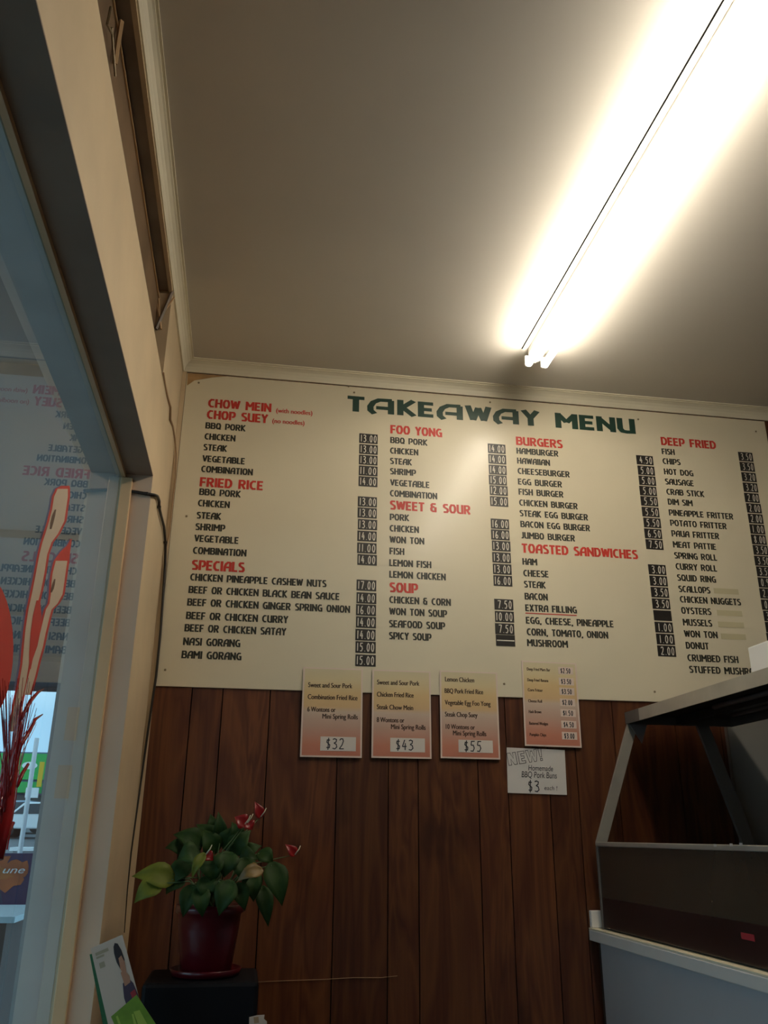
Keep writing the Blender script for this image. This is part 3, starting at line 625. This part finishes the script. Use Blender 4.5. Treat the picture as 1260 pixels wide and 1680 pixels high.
# grey panel on the back wall
gp = B().box(1.722, 2.60, YB-.020, YB-.003, .02, 1.86).make('wall_panel', 'greypanel', bevel=.002); tag(gp, 'plain grey panel on the back wall behind the food warmer', 'panel')
B().box(1.719, 1.7215, YB-.021, YB-.002, .02, 1.86).make('edge_strip', 'steeld', gp)

# ------------------------------------------------------------------ black box, plant
bb = thing('speaker_cabinet', (-.076, 2.575, 0), 'black vinyl cabinet with two bright screws, under the potted plant', 'cabinet')
B().box(-.222, .068, 2.452, 2.70, .03, 1.05).make('body', 'blackbox', bb, bevel=.010)
for x in (-.179, .011):
    B().lathe([(.0045, 0), (.0045, .002), (.002, .003)], 0, 0, 12).make('screw', 'corner', bb).matrix_world = Matrix.Translation((x, 2.4515, 1.042)) @ Matrix.Rotation(R(90), 4, 'X')
for x in (-.2, .046):
    for y in (2.47, 2.68): B().lathe([(.012, 0), (.012, .03)], x, y, 12).make('foot', 'tyre', bb)
# anthurium
px_, py_ = -.071, 2.568
pl = thing('potted_anthurium', (px_, py_, 1.0505), 'potted anthurium with drooping leaves and red blooms on the black cabinet', 'potted plant')
B().lathe([(.070, 1.051), (.087, 1.053), (.094, 1.068), (.090, 1.070), (.084, 1.058), (.06, 1.056)], px_, py_).make('saucer', 'pot', pl, smooth=True)
B().lathe([(.062, 1.0565), (.066, 1.060), (.080, 1.16), (.084, 1.20), (.091, 1.203), (.091, 1.222), (.083, 1.222), (.080, 1.205), (.078, 1.20)], px_, py_).make('pot', 'pot', pl, smooth=True)
B().lathe([(.0, 1.2055), (.0775, 1.2055), (.0775, 1.206), (.0, 1.210)], px_, py_).make('soil', 'soil', pl)
def leafmesh(base, tip, w, m, droop=.02, name='leaf', nrm=None):
    base = Vector(base); tip = Vector(tip); d = tip-base; L = d.length; d.normalize()
    n_ = nrm or Vector((0, -1, .5)); s = d.cross(n_).normalized(); nn = s.cross(d).normalized()
    prof = [(-.08, .25), (0, .60), (.10, .90), (.24, 1.0), (.40, .90), (.58, .66), (.76, .38), (.90, .15), (1, .0)]
    b = B()
    for t_, k in prof:
        c = base+d*(L*t_)+nn*(sin(max(t_, 0)*pi)*droop)
        fold = w*.5*k*.35
        b.v += [tuple(c-s*(w*.5*k)+nn*fold), tuple(c-s*(w*.25*k)+nn*fold*.35), tuple(c), tuple(c+s*(w*.25*k)+nn*fold*.35), tuple(c+s*(w*.5*k)+nn*fold)]
    for i in range(len(prof)-1):
        for j in range(4): b.f.append((i*5+j, i*5+j+1, (i+1)*5+j+1, (i+1)*5+j))
    o = b.make(name, m, pl, smooth=True, fix=False)
    sm = o.modifiers.new('thick', 'SOLIDIFY'); sm.thickness = .0008
    return o
crown = Vector((px_, py_, 1.207))
def addleaf(bp, tp, y, w, m, dy=.0):
    base = onY(*bp, y+dy); tip = onY(*tp, y)
    leafmesh(base, tip, w, m)
    r0_ = crown+Vector((random.uniform(-.04, .04), random.uniform(-.04, .04), 0))
    mid = (r0_+base)/2+Vector((0, 0, .04))
    B().tube([r0_, r0_*.6+mid*.4+Vector((0, 0, .02)), mid, base], [.0028, .0025, .002, .0018], 6).make('stem', 'stem', pl, smooth=True)
LV = [((282, 1443), (216, 1438), 2.50, .085, 'leaf2'), ((262, 1450), (220, 1482), 2.48, .07, 'leaf2'), ((362, 1375), (358, 1331), 2.62, .05, 'leaf'), ((328, 1388), (284, 1369), 2.60, .085, 'leaf'),
 ((316, 1455), (300, 1506), 2.47, .06, 'leaf'), ((328, 1458), (332, 1506), 2.45, .062, 'leaf'), ((378, 1448), (359, 1503), 2.44, .075, 'leaf'), ((388, 1452), (402, 1495), 2.45, .06, 'leaf'),
 ((430, 1458), (440, 1521), 2.55, .06, 'leaf'), ((446, 1420), (463, 1487), 2.50, .085, 'leaf'), ((400, 1405), (430, 1388), 2.60, .06, 'leaf'), ((428, 1428), (388, 1447), 2.43, .05, 'leaf3'),
 ((334, 1402), (315, 1442), 2.42, .035, 'leaf2'), ((345, 1380), (322, 1352), 2.66, .075, 'leaf'), ((352, 1398), (330, 1360), 2.62, .08, 'leaf'), ((372, 1392), (392, 1352), 2.62, .085, 'leaf'),
 ((385, 1398), (412, 1362), 2.60, .08, 'leaf'), ((395, 1412), (424, 1410), 2.54, .075, 'leaf'), ((375, 1400), (368, 1440), 2.46, .085, 'leaf'), ((400, 1410), (402, 1450), 2.47, .08, 'leaf'),
 ((345, 1408), (350, 1450), 2.46, .08, 'leaf'), ((325, 1402), (290, 1412), 2.50, .08, 'leaf'), ((310, 1418), (275, 1455), 2.52, .07, 'leaf'), ((300, 1440), (272, 1468), 2.52, .06, 'leaf'), ((360, 1455), (372, 1492), 2.47, .065, 'leaf'),
 ((412, 1432), (416, 1480), 2.50, .07, 'leaf'), ((338, 1440), (342, 1480), 2.46, .07, 'leaf'), ((425, 1400), (448, 1420), 2.56, .06, 'leaf'), ((350, 1365), (345, 1335), 2.68, .05, 'leaf'), ((300, 1395), (270, 1392), 2.6, .055, 'leaf'), ((405, 1420), (420, 1442), 2.46, .045, 'leaf3'), ((390, 1380), (380, 1348), 2.62, .06, 'leaf')]
for bp, tp, y, w, m in LV: addleaf(bp, tp, y, w*.80, m)
for (bx, by), (tx, ty), y, w in (((402, 1352), (385, 1340), 2.58, .045), ((406, 1350), (414, 1362), 2.56, .035), ((428, 1340), (418, 1315), 2.60, .032), ((484, 1402), (468, 1385), 2.62, .03), ((338, 1402), (350, 1412), 2.44, .03)):
    base = onY(bx, by, y); tip = onY(tx, ty, y)
    f = leafmesh(base, tip, w, 'spathe', droop=.004, name='spathe', nrm=Vector((.2, -1, .2)))
    d = (base-tip).normalized()
    B().tube([base+Vector((0, -.006, 0)), base+Vector((.010, -.010, .014)), base+Vector((.014, -.010, .024))], [.0018, .0017, .001], 6).make('spadix', 'spadix', f, smooth=True)
    r0_ = crown+Vector((random.uniform(-.03, .03), random.uniform(-.02, .02), 0))
    B().tube([r0_, (r0_+base)/2+Vector((-.02, 0, .04)), base], [.0025, .0018, .0014], 6).make('stem', 'stem', pl, smooth=True)
# thin cord along the panelling
pc = [onY(x, y, YB-.004) for x, y in ((424, 1611), (470, 1609), (530, 1607), (580, 1604), (625, 1604), (652, 1601))]
o = B().tube(pc, .0011, 5).make('cord', 'pcable', smooth=True); tag(o, 'thin pale cord running sideways along the panelling from the black cabinet', 'cord')

# ------------------------------------------------------------------ leaflets in the corner
sh = B().box(XW+.002, -.235, 2.10, 2.44, .84, .86).make('side_shelf', 'darkwood', bevel=.002); tag(sh, 'dark little shelf under the leaflets, beside the window', 'shelf')
def leaflet(c, y, m, label, dy=0):
    P = [onY(*q, y) for q in c]      # TL TR BR BL
    o = B().prism(P, (0, .0015, 0)).make('leaflet', m); return tag(o, label, 'leaflet'), P
lf, P = leaflet(((148.6, 1556), (200.7, 1533.4), (234, 1660), (178, 1684)), 2.25, 'cream', 'cream leaflet showing a dark haired woman, leaning beside the window')
def q(u, v, dy=-.0006):          # u across 0..1, v down 0..1
    a = P[0].lerp(P[1], u); b = P[3].lerp(P[2], u); r = a.lerp(b, v); return (r.x, 2.25+dy, r.z)
def fig(pts, m, nm, dy=-.0006): B().poly([q(u, v, dy) for u, v in pts]).make(nm, m, lf)
fig([(.66, .10), (.72, .06), (.80, .08), (.86, .18), (.88, .30), (.84, .38), (.70, .40), (.64, .30), (.63, .18)], 'hair', 'printed_figure')
fig([(.72, .26), (.82, .24), (.87, .34), (.84, .46), (.76, .50), (.70, .40)], 'skin', 'printed_figure', -.0009)
fig([(.68, .44), (.80, .42), (.90, .52), (.88, .60), (.70, .62)], 'skin', 'printed_figure', -.0007)
fig([(.66, .58), (.82, .52), (.95, .62), (1.0, .78), (1.0, .99), (.64, .99), (.60, .75)], 'dress', 'printed_figure')
fig([(.80, .72), (.95, .70), (.98, .86), (.84, .88)], 'maroon', 'printed_figure', -.0009)
for u0_, v0_, u1_, v1_ in ((.10, .08, .50, .12), (.10, .135, .34, .16), (.14, .22, .30, .29)):
    fig([(u0_, v0_), (u1_, v0_), (u1_, v1_), (u0_, v1_)], 'beige', 'printed_text')
fig([(.20, .90), (.36, .87), (.36, .885), (.22, .92)], 'hair', 'printed_text')
lf2, P2 = leaflet(((147, 1566), (190, 1552), (236, 1735), (180, 1740)), 2.262, 'dgreen', 'deep green leaflet showing only its edge behind the cream leaflet')
lf3, P3 = leaflet(((182, 1668), (224, 1632), (262, 1690), (205, 1720)), 2.215, 'lgreen', 'lime green printed leaflet in front of the cream leaflet')
def q3(x, y): r = onY(x, y, 2.2145); return tuple(r)
for pts in (((219, 1660), (229, 1657), (247, 1690), (232, 1696)), ((216, 1664), (219, 1663), (224, 1680), (220, 1682)), ((190, 1668), (193, 1666), (204, 1695), (200, 1697))):
    B().poly([q3(*p) for p in pts]).make('printed_leaf', 'lime', lf3)
ps = onY(410, 1668, 2.40); pe = onY(437, 1664, 2.40)
o = B().prism([onY(409, 1669, 2.40), onY(421, 1666, 2.40), onY(434, 1665, 2.40), onY(433, 1672, 2.40), onY(438, 1676, 2.40), onY(437, 1700, 2.40), onY(408, 1700, 2.40)], (0, .002, 0)).make('paper_tag', 'cream'); tag(o, 'small cream paper tag with brown marks, low in front of the black cabinet', 'tag')
B().poly([tuple(onY(x, y, 2.3995)) for x, y in ((416, 1669), (424, 1668), (425, 1678), (417, 1679))]).make('printed_mark', 'pcable', o)
o2 = B().box(.02, .10, 2.385, 2.445, 0, .93).make('stool', 'darkwood'); tag(o2, 'narrow dark stand holding the paper tag, before the black cabinet', 'stand')

# ------------------------------------------------------------------ painting on the window glass
XP = XG+.0008
def gp_(x, y, d=0): return tuple(onX(x, y, XP+d))
def paint(pts, m, nm, parent, d=0):
    b = B().poly([gp_(x, y, d) for x, y in pts]); return b.make(nm, m, parent)
wp = thing('window_painting', onX(60, 1000, XP), 'red outlined cream brush figures painted on the window glass', 'window painting')
wp.location = onX(60, 1000, XP)
def band(c, r, m, nm, d):           # brush stroke: centre line in sight coordinates, half widths
    b = B(); k = 0
    for (x, y), w in zip(c, r): b.v += [gp_(x-w, y, d), gp_(x+w, y, d)]
    for i in range(len(c)-1): b.f.append((2*i, 2*i+1, 2*i+3, 2*i+2))
    return b.make(nm, m, wp, fix=False)
c1 = [(107, 797), (103, 802), (100, 815), (97, 835), (93, 855), (85, 875), (77, 890), (71, 910), (66, 940), (60, 970), (53, 1000), (48, 1030), (45, 1060), (42, 1090), (37, 1120), (30, 1150), (22, 1200)]
r1 = [7, 12, 15, 15, 16, 14, 11, 10, 10.5, 10.5, 10, 9.5, 9.5, 9, 9, 9, 9]
band(c1, r1, 'pred', 'red_outline', 0)
band([(x, y) for x, y in c1[1:]], [max(w-3.6, 2) for w in r1[1:]], 'pwhite', 'cream_stroke', .0004)
c2 = [(117, 884), (113, 895), (107, 905), (101, 920), (97, 940), (95, 955), (93, 975), (88, 990), (80, 1000), (76, 1015), (70, 1040), (66, 1060), (58, 1085), (52, 1110), (44, 1140)]
r2 = [1, 3.5, 8, 13, 14, 14, 13, 10, 8, 8, 8, 8, 9, 9, 8]
band(c2, r2, 'pred', 'red_outline', .0002)
band(c2[3:], [max(w-3.4, 1.5) for w in r2[3:]], 'pwhite', 'cream_stroke', .0006)
band([(91, 836), (88, 846), (85, 858), (83, 868)], [1.2, 2.6, 2.6, 1.5], 'pdark', 'brown_stroke', .0008)
band([(90, 950), (88, 958), (86, 966), (84, 972)], [1.0, 2.2, 2.2, 1.2], 'pdark', 'brown_stroke', .0008)
band([(63, 985), (61, 1010), (57, 1040), (52, 1070), (49, 1098)], [3, 7, 7, 4, 1.5], 'pred', 'red_stroke', .0009)
# red disc at the left
rd = B(); n_ = 28; rd.poly([gp_(-26+48*cos(2*pi*i/n_), 1062+120*sin(2*pi*i/n_), .0003) for i in range(n_)])
o = rd.make('painted_disc', 'pred'); tag(o, 'plain red disc painted on the window glass at the far left', 'window painting')
# red cellophane tassel against the glass
ts = thing('red_tassel', onX(20, 1300, XG+.02), 'red cellophane tassel with loose strands hanging by the window', 'ornament')
rr = random.Random(5)
band_pts = [(36, 1150, 2), (31, 1190, 4), (25, 1240, 7), (14, 1290, 11), (2, 1350, 15), (-10, 1410, 13)]
core = B(); core.tube([onX(x, y, XG+.018) for x, y, w in band_pts], [w*.00115 for x, y, w in band_pts], 10); core.make('bundle', 'tinsel', ts, smooth=True)
for i in range(46):
    x = rr.uniform(-20, 62); s_ = rr.uniform(.6, 1)
    a0 = onX(rr.uniform(-14, 12), rr.uniform(1330, 1400), XG+.02); b0 = onX(14+(x-14)*.45, rr.uniform(1210, 1260), XG+rr.uniform(.012, .03)); c0 = onX(x, rr.uniform(1110, 1190), XG+rr.uniform(.010, .035))
    B().tube([a0, (a0+b0)/2+Vector((.002, 0, 0)), b0, c0], [.0018, .0012, .0008, .0004], 4).make('strand', 'tinsel', ts)
for pts in (((30, 1230), (48, 1200), (58, 1180), (70, 1172)), ((34, 1180), (50, 1150), (62, 1136), (72, 1130)), ((28, 1290), (36, 1270), (46, 1254)), ((-6, 1395), (8, 1375), (22, 1350))):
    b = B().tube([onX(x, y, XG+.022) for x, y in pts], [.0035, .004, .003, .001][:len(pts)], 6); b.make('strand', 'tinsel', ts, smooth=True)

# ------------------------------------------------------------------ outside
def slope(y): return -.15+max(0, y-7)*.0415
v = []
gr = B(); gr.v = [(-40, -20, -.15), (XO-.02, -20, -.15), (XO-.02, 7, -.15), (-40, 7, -.15), (20, 7, -.15), (20, 90, slope(90)), (-40, 90, slope(90)), (XO-.02, 7, -.15)]
gr.f = [(0, 1, 2, 3), (3, 2, 4, 5, 6)]
struct(gr.make('ground', 'asphalt'))
fp = struct(B().box(-3.6, XO-.021, -6, 6.9, -.149, -.04).make('footpath', 'path'))
# verandah over the footpath
vr = thing('verandah', (-2.2, 4, 0), 'grey verandah roof over the footpath outside the window', 'verandah')
B().box(-3.7, XO-.022, -6, 11.2, 3.08, 3.16).make('soffit', 'verandah', vr)
B().box(-3.75, -3.70, -6, 11.2, 2.86, 3.30).make('fascia', 'sblue', vr)
for y in range(-5, 12, 2): B().box(-3.69, XO-.023, y, y+.05, 3.03, 3.0795).make('rafter', 'verandah', vr)
for y in (-4.5, 0, 4.6, 9): B().tube([(-3.62, y, -.149 if y < 6.9 else slope(y)), (-3.62, y, 3.079)], .04, 10).make('post', 'pole', vr)
nb = thing('neighbour_wall', (-1.2, 7, 0), 'dark painted neighbouring shopfront beyond the window', 'building')
B().box(XO-.9, XO-.02, 9.6, 14, -.15, 3.0).make('wall', 'sblue', nb)
# shops across the road
gb = thing('green_shop', (-13, 56, slope(56)), 'green fronted shop across the road outside the window', 'building')
zb = slope(56)
B().box(-24, -11.9, 56, 66, zb-.5, 6.0).make('wall', 'sblue', gb)
B().box(-24, -12.0, 55.8, 55.99, 4.4, 5.9).make('fascia_sign', 'sgreen', gb)
B().box(-24, -12.0, 54.6, 55.79, 3.6, 4.2).make('canopy', 'sgreen', gb)
B().box(-24, -12.0, 55.9, 55.99, zb, 3.5).make('shopfront_glass', 'sdark', gb)
b = B(); pts = [(-12.9+.45*cos(2*pi*i/16), 55.78, 5.2+.22*sin(2*pi*i/16)) for i in range(16)]; b.poly(pts); b.make('sign_emblem', 'pole', gb)
bs = thing('blue_shop', (-9, 58, slope(58)), 'blue grey building beside the green shop across the road', 'building')
B().box(-11.8, -4, 58, 66, zb-.5, 6.3).make('wall', 'sblue', bs)
B().box(-11.8, -4, 57.8, 57.99, zb, 3.6).make('shopfront_glass', 'sdark', bs)
B().box(-11.95, -11.7, 54.0, 54.15, 3.9, 5.3).make('hanging_sign', 'syel', bs)
B().box(-12.5, -11.8, 54.0, 54.15, 3.3, 3.85).make('small_sign', 'pole', bs)
def car(x, y, m, label, ln=4.2):
    z = slope(y); t = thing('car', (x, y, z), label, 'car')
    b = B(); pr = [(-ln/2, .35), (-ln/2, .75), (-ln*.30, .88), (-ln*.16, 1.38), (ln*.2, 1.42), (ln*.38, .95), (ln/2, .85), (ln/2, .35)]
    b.prism([(x+u, y-.85, z+v) for u, v in pr], (0, 1.7, 0)); b.make('body', m, t, bevel=.06)
    b = B(); b.prism([(x+u, y-.87, z+v) for u, v in [(-ln*.26, .92), (-ln*.14, 1.32), (ln*.18, 1.34), (ln*.32, .95)]], (0, 1.74, 0)); b.make('side_window', 'cgl', t)
    for u in (-ln*.31, ln*.31):
        for yy in (y-.86, y+.66): B().tube([(x+u, yy, z+.32), (x+u, yy+.2, z+.32)], .32, 16).make('wheel', 'tyre', t)
car(-10.6, 44, 'carblue', 'blue grey car parked in the row outside the window')
car(-8.3, 39.5, 'carwhite', 'white car parked nearest the neighbouring wall outside', 3.9)
car(-13.2, 41, 'carred', 'dark car at the left end of the row outside')
pe = thing('street_pole', (-3.1, 13.6, slope(13.6)), 'thin white pole standing in the street outside', 'pole')
B().tube([(-3.1, 13.6, slope(13.6)), (-3.1, 13.6, 2.72)], .033, 10).make('shaft', 'pole', pe)
B().lathe([(.07, slope(13.6)), (.07, slope(13.6)+.03)], -3.1, 13.6, 12).make('base_plate', 'pole', pe)
bx = thing('utility_cabinet', (-3.6, 17, slope(17)), 'pale topped utility cabinet behind the white pole', 'cabinet')
B().box(-3.95, -3.35, 16.8, 17.2, slope(17), 1.10).make('body', 'bluegrey', bx); B().box(-4.0, -3.30, 16.75, 17.25, 1.101, 1.16).make('lid', 'pole', bx)
sb = thing('street_banner', (-1.6, 6.0, 0), 'purple and orange printed banner on a stand outside the window', 'banner')
B().box(-2.3, -1.27, 6.0, 6.02, .93, 1.28).make('banner_sheet', 'purple', sb)
b = B(); rq = random.Random(2)
for cx_, cz_, rr_ in ((-1.50, 1.20, .09), (-1.36, 1.19, .06), (-1.44, 1.13, .08), (-1.62, 1.17, .09)):
    b.poly([(cx_+rr_*(1+.35*rq.uniform(-1, 1))*cos(2*pi*i/14)*1.2, 5.998-.0006*len(b.f), cz_+rr_*(1+.3*rq.uniform(-1, 1))*sin(2*pi*i/14)*.8) for i in range(14)])
b.make('orange_splash', 'orange', sb)
typed('une', (-1.45, 5.992, 1.165), .04, 'pole', sb, width=.13, shear=.3)
for x in (-2.25, -1.32): B().tube([(x, 6.03, -.04), (x, 6.03, 1.26)], .012, 8).make('stand_leg', 'darkwood', sb)
tb = thing('outdoor_table', (-1.5, 4.6, -.04), 'dark table with pale top on the footpath outside', 'table')
B().box(-2.2, -.96, 4.3, 5.0, 1.03, 1.055).make('tabletop', 'paleblue', tb)
B().box(-2.15, -1.0, 4.34, 4.96, .3, 1.0295).make('skirt', 'darkwood', tb)
for x in (-2.1, -1.05):
    for y in (4.38, 4.9): B().box(x, x+.04, y, y+.04, -.04, .2995).make('leg', 'darkwood', tb)
